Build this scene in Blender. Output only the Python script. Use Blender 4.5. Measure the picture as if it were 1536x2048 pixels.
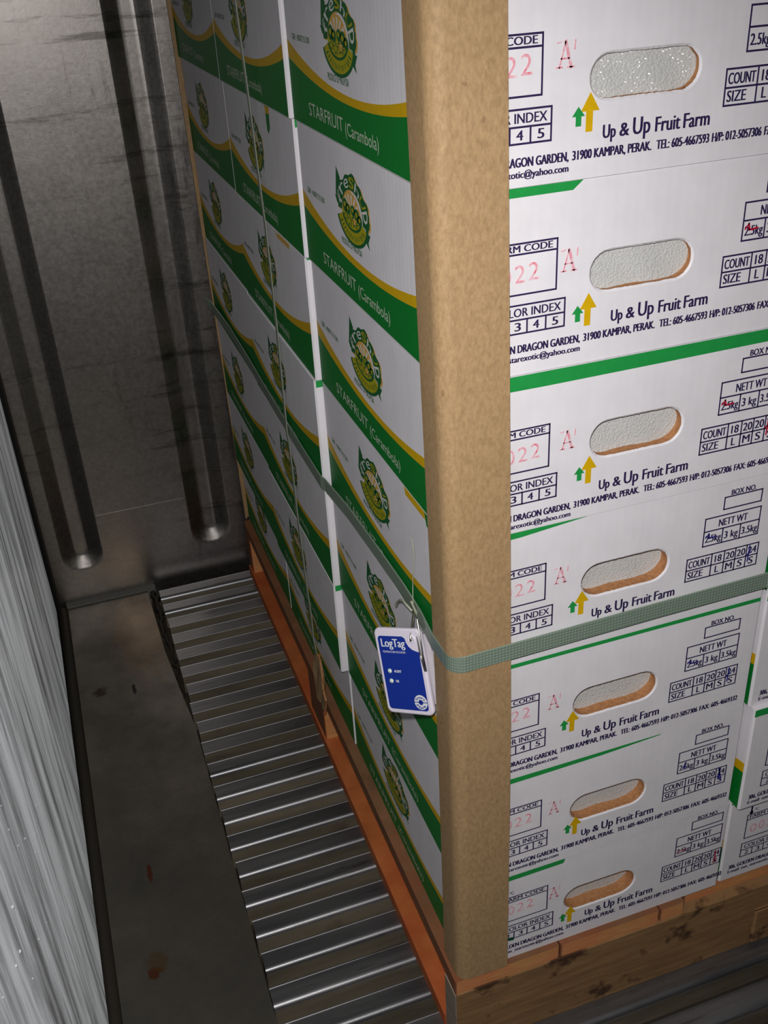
import bpy, bmesh, math, random
from mathutils import Vector, Matrix
random.seed(7)
for o in list(bpy.data.objects):
    bpy.data.objects.remove(o)
SC = bpy.context.scene
COL = SC.collection
S = 0.001                                    # everything below is written in millimetres
# ------------------------------------------------------------------ camera
R = ((0.9430674, -0.3284149, -0.0526068), (-0.2082768, -0.4598029, -0.8632509), (0.2593157, 0.8250605, -0.5020264))
CAM = Vector((-0.2545866, -0.6333086, 0.9707820))
cd = bpy.data.cameras.new('camera')
cam = bpy.data.objects.new('camera', cd)
COL.objects.link(cam)
cd.sensor_fit = 'VERTICAL'
cd.sensor_height = 24.0
cd.lens = 2029.89 / 2048 * 24.0
cd.clip_start = 0.01
m = Matrix(((R[0][0], -R[1][0], -R[2][0], CAM[0]), (R[0][1], -R[1][1], -R[2][1], CAM[1]),
            (R[0][2], -R[1][2], -R[2][2], CAM[2]), (0, 0, 0, 1)))
cam.matrix_world = m
SC.camera = cam
# ------------------------------------------------------------------ light: dim ambient + the camera's own flash
w = bpy.data.worlds.new('world')
SC.world = w
w.use_nodes = True
w.node_tree.nodes['Background'].inputs[0].default_value = (0.75, 0.85, 1.0, 1)
w.node_tree.nodes['Background'].inputs[1].default_value = 0.03
ld = bpy.data.lights.new('camera_flash', 'SPOT')
ld.energy = 29.0
ld.spot_size = math.radians(112)
ld.spot_blend = 1.0
ld.color = (1.0, 0.965, 0.955)
ld.shadow_soft_size = 0.012
lo = bpy.data.objects.new('camera_flash', ld)
COL.objects.link(lo)
lo.location = CAM - 0.015 * Vector(R[0]) - 0.05 * Vector(R[1])
aim = Vector(R[2]) + 0.20 * Vector(R[1]) - 0.04 * Vector(R[0])
lo.rotation_euler = aim.to_track_quat('-Z', 'Y').to_euler()
SC.view_settings.view_transform = 'Standard'
SC.view_settings.look = 'None'
SC.view_settings.exposure = 0.0
SC.view_settings.gamma = 1.0
SC.view_settings.use_curve_mapping = False


# ------------------------------------------------------------------ materials
def s2l(c):
    return tuple((v / 255 / 12.92 if v / 255 <= 0.04045 else ((v / 255 + 0.055) / 1.055) ** 2.4) for v in c)


class NT:
    def __init__(self, name):
        self.m = bpy.data.materials.new(name)
        self.m.use_nodes = True
        self.t = self.m.node_tree
        self.b = self.t.nodes['Principled BSDF']

    def n(self, typ, **kw):
        nd = self.t.nodes.new(typ)
        for k, v in kw.items():
            setattr(nd, k, v)
        return nd

    def link(self, a, b):
        self.t.links.new(a, b)

    def coords(self, scale=(1, 1, 1), rot=(0, 0, 0), loc=(0, 0, 0), world=False):
        if world:
            src = self.n('ShaderNodeNewGeometry').outputs['Position']
        else:
            src = self.n('ShaderNodeTexCoord').outputs['Object']
        mp = self.n('ShaderNodeMapping')
        mp.inputs['Scale'].default_value = scale
        mp.inputs['Rotation'].default_value = rot
        mp.inputs['Location'].default_value = loc
        self.link(src, mp.inputs['Vector'])
        return mp.outputs['Vector']

    def noise(self, vec, scale, detail=4, rough=0.6):
        nd = self.n('ShaderNodeTexNoise')
        nd.inputs['Scale'].default_value = scale
        nd.inputs['Detail'].default_value = detail
        nd.inputs['Roughness'].default_value = rough
        self.link(vec, nd.inputs['Vector'])
        return nd.outputs['Fac']

    def ramp(self, fac, stops):
        r = self.n('ShaderNodeValToRGB')
        el = r.color_ramp.elements
        while len(el) < len(stops):
            el.new(0.5)
        for e, (p, c) in zip(el, stops):
            e.position = p
            e.color = (*c, 1) if len(c) == 3 else c
        self.link(fac, r.inputs['Fac'])
        return r.outputs['Color']

    def mix(self, fac, a, b, mode='MIX'):
        x = self.n('ShaderNodeMix', data_type='RGBA', blend_type=mode)
        for inp, v in ((x.inputs[0], fac), (x.inputs[6], a), (x.inputs[7], b)):
            if hasattr(v, 'links') or hasattr(v, 'is_linked'):
                self.link(v, inp)
            elif isinstance(v, (int, float)):
                inp.default_value = v
            else:
                inp.default_value = (*v, 1)
        return x.outputs[2]

    def math(self, op, a, b=None):
        x = self.n('ShaderNodeMath', operation=op)
        for i, v in enumerate((a, b)):
            if v is None:
                continue
            if isinstance(v, (int, float)):
                x.inputs[i].default_value = v
            else:
                self.link(v, x.inputs[i])
        return x.outputs[0]

    def bump(self, h, strength=0.3, dist=0.001):
        b = self.n('ShaderNodeBump')
        b.inputs['Strength'].default_value = strength
        b.inputs['Distance'].default_value = dist
        self.link(h, b.inputs['Height'])
        self.link(b.outputs['Normal'], self.b.inputs['Normal'])

    def set(self, base=None, rough=None, metal=None, spec=None):
        for key, v in (('Base Color', base), ('Roughness', rough), ('Metallic', metal), ('Specular IOR Level', spec)):
            if v is None:
                continue
            if isinstance(v, (int, float)):
                self.b.inputs[key].default_value = v
            elif isinstance(v, tuple):
                self.b.inputs[key].default_value = (*v, 1)
            else:
                self.link(v, self.b.inputs[key])
        return self.m


def plain(name, rgb, rough=0.6, metal=0.0, spec=0.3, var=0.06):
    t = NT(name)
    c = s2l(rgb)
    f = t.noise(t.coords(), 140.0)
    lo_ = tuple(v * (1 - var) for v in c)
    hi_ = tuple(min(1, v * (1 + var)) for v in c)
    return t.set(t.ramp(f, [(0.3, lo_), (0.7, hi_)]), rough, metal, spec)


def m_carton():
    t = NT('white_corrugated_board')
    v = t.coords()
    f = t.noise(v, 30.0)
    col = t.ramp(f, [(0.3, s2l((226, 224, 228))), (0.75, s2l((236, 234, 238)))])
    wv = t.n('ShaderNodeTexWave', wave_type='BANDS', bands_direction='DIAGONAL')
    mp = t.coords((1, 1, 0.0))
    t.link(mp, wv.inputs['Vector'])
    wv.inputs['Scale'].default_value = 75.0
    wv.inputs['Distortion'].default_value = 0.6
    big = t.noise(t.coords((1, 1, 0.35)), 14.0, 2)
    h = t.math('ADD', t.math('MULTIPLY', wv.outputs['Fac'], 0.12), t.math('MULTIPLY', big, 1.1))
    t.bump(h, 0.22, 0.0012)
    return t.set(col, 0.55, 0, 0.3)


def m_kraft(name='kraft_board', lo_=(150, 122, 86), hi_=(184, 153, 112), rough=0.62):
    t = NT(name)
    v = t.coords((1, 1, 0.5))
    f = t.noise(v, 380.0, 6, 0.7)
    g = t.noise(t.coords((1, 1, 0.25)), 22.0, 3)
    col = t.ramp(f, [(0.3, s2l(lo_)), (0.72, s2l(hi_))])
    col = t.mix(t.math('MULTIPLY', t.math('GREATER_THAN', t.noise(t.coords((1, 1, 0.6)), 90.0, 1), 0.80), 0.35), col, s2l((104, 70, 46)))
    t.bump(t.math('ADD', f, g), 0.12, 0.0008)
    return t.set(col, rough, 0, 0.35)


def m_foam():
    t = NT('white_foam_sheet')
    v = t.coords()
    vo = t.n('ShaderNodeTexVoronoi')
    vo.inputs['Scale'].default_value = 520.0
    t.link(v, vo.inputs['Vector'])
    col = t.ramp(vo.outputs['Distance'], [(0.0, s2l((214, 215, 213))), (0.8, s2l((202, 204, 202)))])
    t.bump(vo.outputs['Distance'], 0.4, 0.0012)
    sp = t.math('GREATER_THAN', t.noise(v, 700.0, 1), 0.66)
    t.b.inputs['Coat Weight'].default_value = 0.7
    t.b.inputs['Coat Roughness'].default_value = 0.06
    cb = t.n('ShaderNodeBump')
    cb.inputs['Strength'].default_value = 1.0
    cb.inputs['Distance'].default_value = 0.0016
    v2 = t.n('ShaderNodeTexVoronoi')
    v2.inputs['Scale'].default_value = 420.0
    t.link(v, v2.inputs['Vector'])
    t.link(v2.outputs['Distance'], cb.inputs['Height'])
    t.link(cb.outputs['Normal'], t.b.inputs['Coat Normal'])
    return t.set(col, t.math('SUBTRACT', 0.5, t.math('MULTIPLY', sp, 0.36)), 0, 0.6)


def m_stamp():
    t = NT('red_stamp_ink')
    f = t.noise(t.coords(), 210.0, 5, 0.7)
    return t.set(t.ramp(f, [(0.32, s2l((222, 96, 118))), (0.48, s2l((234, 166, 178))), (0.66, s2l((231, 216, 222)))]), 0.6, 0, 0.3)


def m_wall(name, lo_, hi_, rlo, rhi, metal=1.0, scuff=True, amp=0.2):
    t = NT(name)
    base = t.ramp(t.noise(t.coords((1, 1, 1), world=True), 5.0, 5), [(0.3, s2l(lo_)), (0.75, s2l(hi_))])
    grain = t.noise(t.coords((1, 1, 1), world=True), 160.0, 4, 0.7)
    col = t.mix(0.14, base, t.ramp(grain, [(0.25, (0.05, 0.05, 0.05)), (0.75, (0.95, 0.95, 0.95))]))
    if scuff:
        n1 = t.noise(t.coords((3.0, 1, 34.0), world=True), 1.0, 6, 0.75)
        n2 = t.noise(t.coords((34.0, 1, 5.0), world=True), 1.5, 6, 0.7)
        n3 = t.noise(t.coords((1, 1, 1), world=True), 4.2, 2)
        a = t.math('MULTIPLY', t.ramp(n1, [(0.54, (0, 0, 0)), (0.63, (1, 1, 1))]), t.ramp(n3, [(0.40, (0, 0, 0)), (0.55, (1, 1, 1))]))
        b = t.math('MULTIPLY', t.ramp(n2, [(0.56, (0, 0, 0)), (0.68, (1, 1, 1))]), t.ramp(n3, [(0.46, (0, 0, 0)), (0.6, (1, 1, 1))]))
        mk = t.math('MULTIPLY', t.math('MAXIMUM', a, b), 0.56)
        col = t.mix(mk, col, s2l((46, 44, 40)))
    r = t.math('ADD', t.math('MULTIPLY', grain, rhi - rlo), rlo)
    t.bump(grain, amp, 0.0006)
    return t.set(col, r, metal, 0.5)


def m_door():
    t = NT('streaked_aluminium_panel')
    st = t.noise(t.coords((1, 17.0, 1.5), (0.10, 0, 0), world=True), 1.6, 7, 0.66)
    s2 = t.noise(t.coords((1, 90.0, 6.0), (-0.06, 0, 0), world=True), 1.0, 5, 0.7)
    k = t.math('ADD', t.math('MULTIPLY', st, 0.72), t.math('MULTIPLY', s2, 0.28))
    col = t.ramp(k, [(0.36, s2l((72, 79, 88))), (0.48, s2l((122, 131, 141))), (0.6, s2l((188, 200, 208)))])
    t.link(t.ramp(k, [(0.38, (0.1, 0.1, 0.1)), (0.56, (0.5, 0.5, 0.5))]), t.b.inputs['Sheen Weight'])
    t.b.inputs['Sheen Roughness'].default_value = 0.28
    t.b.inputs['Sheen Tint'].default_value = (0.92, 0.97, 1.0, 1)
    t.bump(k, 0.6, 0.008)
    t.b.inputs['Coat Weight'].default_value = 0.85
    t.b.inputs['Coat Roughness'].default_value = 0.24
    t.b.inputs['Coat IOR'].default_value = 1.9
    return t.set(col, 0.5, 0.0, 0.6)


def m_plate():
    t = NT('dirty_sill_steel')
    n1 = t.noise(t.coords((1, 1, 1), world=True), 9.0, 6, 0.7)
    n2 = t.noise(t.coords((1, 1, 1), world=True), 120.0, 4)
    col = t.ramp(n1, [(0.3, s2l((104, 102, 96))), (0.72, s2l((140, 133, 122)))])
    col = t.mix(t.math('MULTIPLY', n2, 0.25), col, s2l((60, 57, 52)))
    pos = t.n('ShaderNodeNewGeometry').outputs['Position']

    def blob(x, y, rx, ry, c, amt, col_):
        mp = t.n('ShaderNodeMapping')
        mp.inputs['Location'].default_value = (-x / rx, -y / ry, 0)
        mp.inputs['Scale'].default_value = (1 / rx, 1 / ry, 0)
        t.link(pos, mp.inputs['Vector'])
        ln = t.n('ShaderNodeVectorMath', operation='LENGTH')
        t.link(mp.outputs['Vector'], ln.inputs[0])
        wob = t.math('ADD', ln.outputs['Value'], t.math('MULTIPLY', t.math('SUBTRACT', t.noise(t.coords(world=True), 110.0, 4), 0.5), 1.7))
        mk = t.math('MULTIPLY', t.ramp(wob, [(0.55, (1, 1, 1)), (0.95, (0, 0, 0))]), amt)
        return t.mix(mk, col_, c)
    rust = s2l((112, 58, 34))
    col = blob(-.299, .372, .004, .020, rust, .9, col)
    col = blob(-.314, .219, .010, .012, rust, .9, col)
    col = blob(-.308, .232, .016, .020, s2l((118, 88, 48)), .6, col)
    col = blob(-.325, .785, .014, .014, s2l((58, 42, 36)), .8, col)
    col = blob(-.270, .772, .004, .018, s2l((24, 26, 32)), .9, col)
    col = blob(-.24, .93, .06, .16, s2l((142, 118, 92)), .5, col)
    t.bump(t.math('ADD', n2, t.math('MULTIPLY', n1, 2.0)), 0.15, 0.001)
    return t.set(col, t.ramp(n1, [(0.3, (0.5, 0.5, 0.5)), (0.7, (0.36, 0.36, 0.36))]), 0.75, 0.5)


def m_bar():
    t = NT('floor_bar_aluminium')
    n1 = t.noise(t.coords((3.0, 40.0, 20.0), world=True), 1.0, 6, 0.7)
    n2 = t.noise(t.coords((1, 1, 1), world=True), 150.0, 4)
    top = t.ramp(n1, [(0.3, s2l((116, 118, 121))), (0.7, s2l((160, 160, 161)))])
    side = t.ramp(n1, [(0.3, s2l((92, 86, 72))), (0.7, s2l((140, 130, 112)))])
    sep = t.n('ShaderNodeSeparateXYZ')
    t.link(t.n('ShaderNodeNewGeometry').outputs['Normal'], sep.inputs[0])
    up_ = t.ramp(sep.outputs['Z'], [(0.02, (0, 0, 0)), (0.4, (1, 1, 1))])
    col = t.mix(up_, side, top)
    smear = t.ramp(t.noise(t.coords((1.2, 14.0, 1), world=True), 9.0, 3), [(0.62, (0, 0, 0)), (0.72, (0.5, 0.5, 0.5))])
    col = t.mix(smear, col, s2l((78, 62, 44)))
    t.bump(n2, 0.12, 0.0006)
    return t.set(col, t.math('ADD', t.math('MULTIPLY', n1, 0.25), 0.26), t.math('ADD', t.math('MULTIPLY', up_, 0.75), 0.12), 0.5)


def m_wood(name, lo_, hi_, spots=False, red=None):
    t = NT(name)
    v = t.coords((1.0, 1.0, 9.0))
    g = t.noise(v, 16.0, 7, 0.65)
    col = t.ramp(g, [(0.28, s2l(lo_)), (0.72, s2l(hi_))])
    if red:
        col = t.mix(t.ramp(t.noise(t.coords(), 11.0, 3), [(0.42, (0, 0, 0)), (0.62, (0.75, 0.75, 0.75))]), col, s2l(red))
    if spots:
        n = t.noise(t.coords((1, 1, 1.1)), 20.0, 4, 0.6)
        col = t.mix(t.ramp(n, [(0.57, (0, 0, 0)), (0.64, (0.85, 0.85, 0.85))]), col, s2l((58, 38, 30)))
    t.bump(g, 0.4, 0.0015)
    return t.set(col, 0.72, 0, 0.25)


def m_strap(name, rgb, k=1050.0, metal=0.0):
    t = NT(name)
    tc = t.n('ShaderNodeTexCoord').outputs['Object']

    def dot(vx):
        d = t.n('ShaderNodeVectorMath', operation='DOT_PRODUCT')
        t.link(tc, d.inputs[0])
        d.inputs[1].default_value = vx
        return t.math('SINE', t.math('MULTIPLY', d.outputs['Value'], k))
    h = t.math('MULTIPLY', dot((1, -1, 1)), dot((1, -1, -1)))
    h = t.math('MAXIMUM', h, 0.0)
    c = s2l(rgb)
    col = t.ramp(h, [(0.0, tuple(v * .8 for v in c)), (0.8, tuple(min(1, v * 1.15) for v in c))])
    t.bump(h, 0.55, 0.0006)
    return t.set(col, 0.34, metal, 0.6)


M = dict(
    white=m_carton(), kraft=m_kraft(), inner=m_kraft('carton_inner_kraft', (150, 100, 62), (190, 138, 92)), foam=m_foam(), stamp=m_stamp(),
    navy=plain('navy_ink', (46, 36, 78), 0.5), black=plain('black_ink', (40, 34, 52), 0.5), green=plain('green_ink', (8, 122, 44), 0.5),
    edge=plain('green_edge_ink', (34, 150, 70), 0.5),
    yellow=plain('yellow_ink', (214, 172, 8), 0.5), orange=plain('orange_ink', (222, 176, 84), 0.5), dgreen=plain('dark_green_ink', (24, 100, 50), 0.5),
    olive=plain('olive_ink', (176, 168, 20), 0.5), pwhite=plain('white_ink', (226, 226, 222), 0.5), ptxt=plain('band_letter_ink', (206, 214, 196), 0.5),
    red=plain('red_pen', (190, 20, 50), 0.4), blue=plain('blue_pen', (38, 40, 140), 0.4), gpen=plain('green_pen', (20, 80, 60), 0.4),
    wall=m_wall('stainless_wall_lining', (132, 127, 122), (158, 152, 146), 0.33, 0.46),
    shell=m_wall('painted_container_lining', (150, 150, 150), (185, 185, 185), 0.45, 0.6, 0.3, False),
    door=m_door(), plate=m_plate(), bar=m_bar(), base=plain('floor_channel_metal', (84, 78, 68), 0.5, 0.7),
    rubber=plain('black_rubber', (16, 15, 15), 0.7), dark=plain('dark_seal', (58, 54, 48), 0.55, 0.2),
    sealer=plain('grey_sealant', (108, 108, 104), 0.55),
    wood_red=m_wood('red_stained_pallet_wood', (166, 90, 46), (210, 124, 70), False, (184, 84, 46)),
    wood_top=m_wood('dusty_pallet_wood', (108, 78, 54), (146, 104, 74), False, (140, 80, 52)),
    wood=m_wood('weathered_pallet_wood', (120, 92, 62), (160, 124, 84), True),
    wood_cut_and_lit=m_wood('cut_end_grain_and_lit_face', (190, 134, 82), (226, 172, 112), False, (206, 128, 84)),  # cut deck board ends; also the paler tone painted on lit stringer fronts
    wood_end=m_wood('pale_end_grain', (132, 118, 104), (176, 160, 142)),
    strap=m_strap('woven_green_strap', (134, 152, 136)), strap2=m_strap('thin_grey_strap', (142, 150, 134), 1700.0),
    wire=plain('steel_wire', (196, 194, 184), 0.25, 1.0), twine=plain('pale_twine', (168, 172, 150), 0.6),
    case=plain('white_plastic_case', (226, 220, 234), 0.35, 0, 0.5, 0.01), tagblue=plain('blue_label', (22, 50, 148), 0.45, 0, 0.4, 0.02),
    tagwhite=plain('white_label_print', (226, 228, 232), 0.5), lens=plain('indicator_lens', (214, 232, 218), 0.15, 0, 0.8, 0.02),
    clear=plain('cloudy_plastic_bracket', (196, 192, 196), 0.3), drop=plain('water_drop', (215, 220, 224), 0.08, 0, 0.8, 0.0),
)


# ------------------------------------------------------------------ mesh helpers
def P(x, y, z):
    return Vector((x * S, y * S, z * S))


class MB:
    def __init__(self):
        self.v, self.f, self.mi, self.sm, self.mats = [], [], [], [], []

    def mat(self, k):
        if k not in self.mats:
            self.mats.append(k)
        return self.mats.index(k)

    def face(self, pts, k, smooth=False):
        i = len(self.v)
        self.v += [tuple(c * S for c in p) for p in pts]
        self.f.append(tuple(range(i, i + len(pts))))
        self.mi.append(self.mat(k))
        self.sm.append(smooth)

    def grid(self, rows, k, smooth=False, closed=False):
        """rows of points share vertices"""
        i = len(self.v)
        n = len(rows[0])
        for r_ in rows:
            self.v += [tuple(c * S for c in p) for p in r_]
        for a in range(len(rows) - 1):
            for b in range(n if closed else n - 1):
                c = (b + 1) % n
                self.f.append((i + a * n + b, i + a * n + c, i + (a + 1) * n + c, i + (a + 1) * n + b))
                self.mi.append(self.mat(k))
                self.sm.append(smooth)

    def box(self, x0, x1, y0, y1, z0, z1, k, ch=0.0):
        if ch <= 0:
            a = [(x0, y0), (x1, y0), (x1, y1), (x0, y1)]
        else:
            a = [(x0 + ch, y0), (x1 - ch, y0), (x1, y0 + ch), (x1, y1 - ch), (x1 - ch, y1), (x0 + ch, y1), (x0, y1 - ch), (x0, y0 + ch)]
        n = len(a)
        for i in range(n):
            p, q = a[i], a[(i + 1) % n]
            self.face([(p[0], p[1], z0), (q[0], q[1], z0), (q[0], q[1], z1), (p[0], p[1], z1)], k)
        self.face([(p[0], p[1], z1) for p in a], k)
        self.face([(p[0], p[1], z0) for p in reversed(a)], k)

    def tube(self, pts, r, k, n=8):
        rows = []
        for i, p in enumerate(pts):
            a = Vector(pts[max(0, i - 1)])
            b = Vector(pts[min(len(pts) - 1, i + 1)])
            d = (b - a).normalized()
            u = d.cross(Vector((0.31, 0.2, 0.93))).normalized()
            v = d.cross(u)
            rr = r[i] if isinstance(r, (list, tuple)) else r
            rows.append([tuple(Vector(p) + u * rr * math.cos(6.28319 * j / n) + v * rr * math.sin(6.28319 * j / n)) for j in range(n)])
        self.grid(rows, k, True, True)
        self.face(list(reversed(rows[0])), k)
        self.face(rows[-1], k)

    def mesh(self, name):
        me = bpy.data.meshes.new(name)
        me.from_pydata(self.v, [], self.f)
        for k in self.mats:
            me.materials.append(M[k])
        me.polygons.foreach_set('material_index', self.mi)
        me.polygons.foreach_set('use_smooth', self.sm)
        me.update()
        return me

    def build(self, name, parent=None, loc=None):
        return link(name, self.mesh(name), parent, loc)


def link(name, me, parent=None, loc=None):
    o = bpy.data.objects.new(name, me)
    COL.objects.link(o)
    if parent is not None:
        o.parent = parent
    if loc is not None:
        o.location = P(*loc)
    return o


def tag(o, label, cat, group=None):
    o['label'] = label
    o['category'] = cat
    if group:
        o['group'] = group
    return o


def empty(name, label, cat, loc=(0, 0, 0), group=None):
    o = bpy.data.objects.new(name, None)
    o.empty_display_size = 0.05
    COL.objects.link(o)
    o.location = P(*loc)
    return tag(o, label, cat, group)


def struct(o, label=None):
    o['kind'] = 'structure'
    if label:
        o['label'] = label
    return o


# flat lettering: outlines of the built-in font turned into meshes once, then placed as print
_tc = {}


def glyphs(s, bold):
    key = (s, bold)
    if key not in _tc:
        c = bpy.data.curves.new('lettering', 'FONT')
        c.body = s
        c.resolution_u = 3
        c.offset = bold
        o = bpy.data.objects.new('lettering', c)
        COL.objects.link(o)
        bpy.context.view_layer.update()
        me = bpy.data.meshes.new_from_object(o.evaluated_get(bpy.context.evaluated_depsgraph_get()))
        vs = [(v.co.x, v.co.y) for v in me.vertices]
        fs = [tuple(p.vertices) for p in me.polygons]
        bpy.data.objects.remove(o)
        bpy.data.curves.remove(c)
        bpy.data.meshes.remove(me)
        _tc[key] = (vs, fs)
    return _tc[key]


CAPH = max(v[1] for v in glyphs('H', 0.0)[0])


class Print(MB):
    """print on a plane: fn(u, v, lift) -> point"""

    def __init__(self, fn):
        super().__init__()
        self.fn = fn
        self.k = 0

    def poly(self, pts, k, lift=0.2):
        self.face([self.fn(u, v, lift) for u, v in pts], k)

    def strip(self, a, b, k, lift=0.2):
        for i in range(len(a) - 1):
            self.poly([b[i], b[i + 1], a[i + 1], a[i]], k, lift)

    def line(self, a, b, wd, k, lift=0.2):
        d = (Vector(b) - Vector(a)).normalized() * wd / 2
        n = Vector((-d.y, d.x))
        a, b = Vector(a) - d, Vector(b) + d
        self.poly([a - n, b - n, b + n, a + n], k, lift)

    def rect(self, u0, u1, v0, v1, wd, k, lift=0.2):
        for a, b in (((u0, v0), (u1, v0)), ((u1, v0), (u1, v1)), ((u1, v1), (u0, v1)), ((u0, v1), (u0, v0))):
            self.line(a, b, wd, k, lift)

    def ell(self, u, v, ru, rv, k, lift=0.2, n=20, a0=0.0, a1=360.0, inner=0.0):
        A = [math.radians(a0 + (a1 - a0) * i / n) for i in range(n + 1)]
        o = [(u + ru * math.cos(t), v + rv * math.sin(t)) for t in A]
        i_ = [(u + inner * ru * math.cos(t), v + inner * rv * math.sin(t)) for t in A]
        for j in range(n):
            if inner > 0:
                self.poly([i_[j], o[j], o[j + 1], i_[j + 1]], k, lift)
            else:
                self.poly([(u, v), o[j], o[j + 1]], k, lift)

    def text(self, s, u0, u1, v, cap, k, bold=0.0, lift=0.25, warp=None):
        if bold > 0:
            e = bold * 14
            for j, dx in enumerate((-e, e)):
                self.text(s, u0 + abs(e) + dx, u1 - abs(e) + dx, v, cap, k, 0.0, lift + 0.02 * (j + 1), warp)
            u0, u1 = u0 + e, u1 - e
        vs, fs = glyphs(s, 0.0)
        x0, x1 = min(p[0] for p in vs), max(p[0] for p in vs)
        sx, sy = (u1 - u0) / (x1 - x0), cap / CAPH
        q = [(u0 + (p[0] - x0) * sx, v + p[1] * sy) for p in vs]
        if warp:
            q = [warp(*p) for p in q]
        i = len(self.v)
        self.v += [tuple(c * S for c in self.fn(a, b, lift)) for a, b in q]
        for f in fs:
            self.f.append(tuple(i + j for j in f))
            self.mi.append(self.mat(k))
            self.sm.append(False)


front_fn = lambda u, v, l: (u, -l, v)
side_fn = lambda u, v, l: (-l, u, v)          # u = depth (grows away from the front), so text runs from high u to low u
sidet_fn = lambda u, v, l: (-l, -u, v)        # lettering: u = -depth


# ------------------------------------------------------------------ the setting: refrigerated container
YB = 1072.0
FZ = -115.0


def bead_depth(x, z, beads):
    d = 0.0
    for cx in beads:
        r = math.hypot(x - cx, min(0.0, z + 11.0)) if z < -11 else abs(x - cx)
        d = max(d, min(1.0, max(0.0, (37.0 - r) / 25.0)))
    return d * 12.5


beads = (-311.0, -69.0, 173.0, 415.0)
xs = [-386.0]
for cx in beads:
    for d in (-38, -37.5, -36.5, -31, -25, -19, -12.7, -11.5, -6, 0, 6, 11.5, 12.7, 19, 25, 31, 36.5, 37.5, 38):
        xs.append(cx + d)
xs += [700.0, 1100.0, 1600.0, 2100.0]
zs = [-150, -100] + [-52 + 2.5 * i for i in range(22)] + [40, 120, 400, 800, 1300, 1800, 2120]
b = MB()
b.grid([[(x, YB + bead_depth(x, z, beads), z) for x in xs] for z in zs], 'wall', True)
wall_back = struct(b.build('wall_back'), 'ribbed stainless container side wall behind the stacked cartons')
b = MB()
b.box(-272, -112, YB - 1.2, YB + 0.5, 56.5, 58.5, 'wall')
b.build('lining_seam', wall_back)
b = MB()
b.box(-360, -193, 1058, YB, -128, -113, 'sealer', 2)
b.build('sealant_strip', wall_back)

b = MB()
xa = lambda y: -372.0 - 0.0061 * y
prof = [(-1250, 0), (1041, 0), (1044, -1.5), (1045, -5), (1045, -30)]
rows = []
for z, ins in ((-112, -30), (-112, -5), (-111, -1.5), (-108, 0), (2120, 0)):
    rows.append([(xa(y) + min(i, ins if i > ins else i), y, z) for y, i in prof])
b.grid(list(reversed(rows)), 'door')
wall_left = struct(b.build('wall_left'), 'streaked grey aluminium inner panel along the left edge')
b = MB()
for k in range(46):
    y = random.uniform(-260, 150)
    z = random.uniform(240, 640)
    r = random.choice((0.7, 0.9, 1.2, 1.6))
    x = xa(y)
    ring = lambda q, h: [(x + h, y + q * math.cos(t * 1.0472), z + q * math.sin(t * 1.0472)) for t in range(6)]
    b.grid([ring(r, -0.1), ring(r * .8, r * .4), ring(r * .3, r * .62)], 'drop', True, True)
    b.face(ring(r * .3, r * .62), 'drop')
d = b.build('water_droplets', wall_left)
d['kind'] = 'stuff'
b = MB()
b.box(-396, -376.6, -1250, YB, -128, -113, 'rubber')
b.box(-405, -371, 1052, YB - 0.5, -128, 2120, 'rubber')
seal = struct(b.build('trim_1'), 'black rubber seal around the left panel')
b = MB()
b.grid([[(-372.5, 1051.5, z), (-371.2, 1050.8, z), (-370.2, 1052, z), (-370.2, 1071.5, z)] for z in (-128, 40, 2120)], 'dark')
b.build('seal_lip', seal)
# riser and sill plate
b = MB()
ys = [-1250 + 60 * i for i in range(38)] + [1060]
b.grid([[(-377, y, -124), (-376 + random.uniform(-1, 1), y, -117 + random.uniform(-1.5, 1.5)), (-368, y, -113), (-360, y, -117), (-358, y, -122)] for y in ys], 'dark', True)
riser = struct(b.build('trim_2'), 'dark riser strip between left panel and sill plate')
b = MB()
outline = [(-358.5, -1250), (-190, -1250), (-190, 640), (-198, 740), (-206, 860), (-209, 1060), (-358.5, 1060)]
b.face([(x, y, -117) for x, y in outline], 'plate')
for i in range(len(outline)):
    (x0, y0), (x1, y1) = outline[i], outline[(i + 1) % len(outline)]
    b.face([(x0, y0, -130), (x1, y1, -130), (x1, y1, -117), (x0, y0, -117)], 'plate')
sill = struct(b.build('trim_3'), 'dirty flat steel sill plate beside the ribbed floor')
b = MB()
pts = []
for i in range(30):
    y = 1058 - i * 12
    pts.append((-199 + random.uniform(-4, 4) + (i / 30) * 6, y, -124 + random.uniform(-2, 2)))
b.tube(pts, [random.uniform(4, 8) * (1 - i / 36) for i in range(30)], 'dark', 6)
b.build('sealant_bead', sill)

# floor with its bars
b = MB()
b.box(-400, 2100, -1250, YB + 14, -170, -150, 'base')
floor = struct(b.build('floor'), 'ribbed aluminium container floor')


def bar_mesh(r):
    b = MB()
    pr = [(0, -151)]
    for i in range(5):
        t = math.pi - math.pi / 2 * i / 4
        pr.append((r + r * math.cos(t), -115 - r + r * math.sin(t)))
    pr.append((25.4, -115))
    for i in range(6):
        t = math.pi - math.pi * i / 5
        pr.append((26.7 + 1.3 * math.cos(t), -114.9 + 1.0 * math.sin(t)))
    pr.append((28, -151))
    n = len(pr)
    L0, L1 = -188.0, 2100.0
    i0 = len(b.v)
    for x in (L0, L1):
        b.v += [(x * S, p[0] * S, p[1] * S) for p in pr]
    k = b.mat('bar')
    for j in range(n - 1):
        b.f.append((i0 + j, i0 + j + 1, i0 + n + j + 1, i0 + n + j))
        b.mi.append(k)
        b.sm.append(1 <= j <= 4 or 7 <= j <= 11)
    b.face([(L0, p[0], p[1]) for p in reversed(pr)], 'bar')
    b.face([(L1, p[0], p[1]) for p in pr], 'bar')
    return b.mesh('floor_bar')


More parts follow.
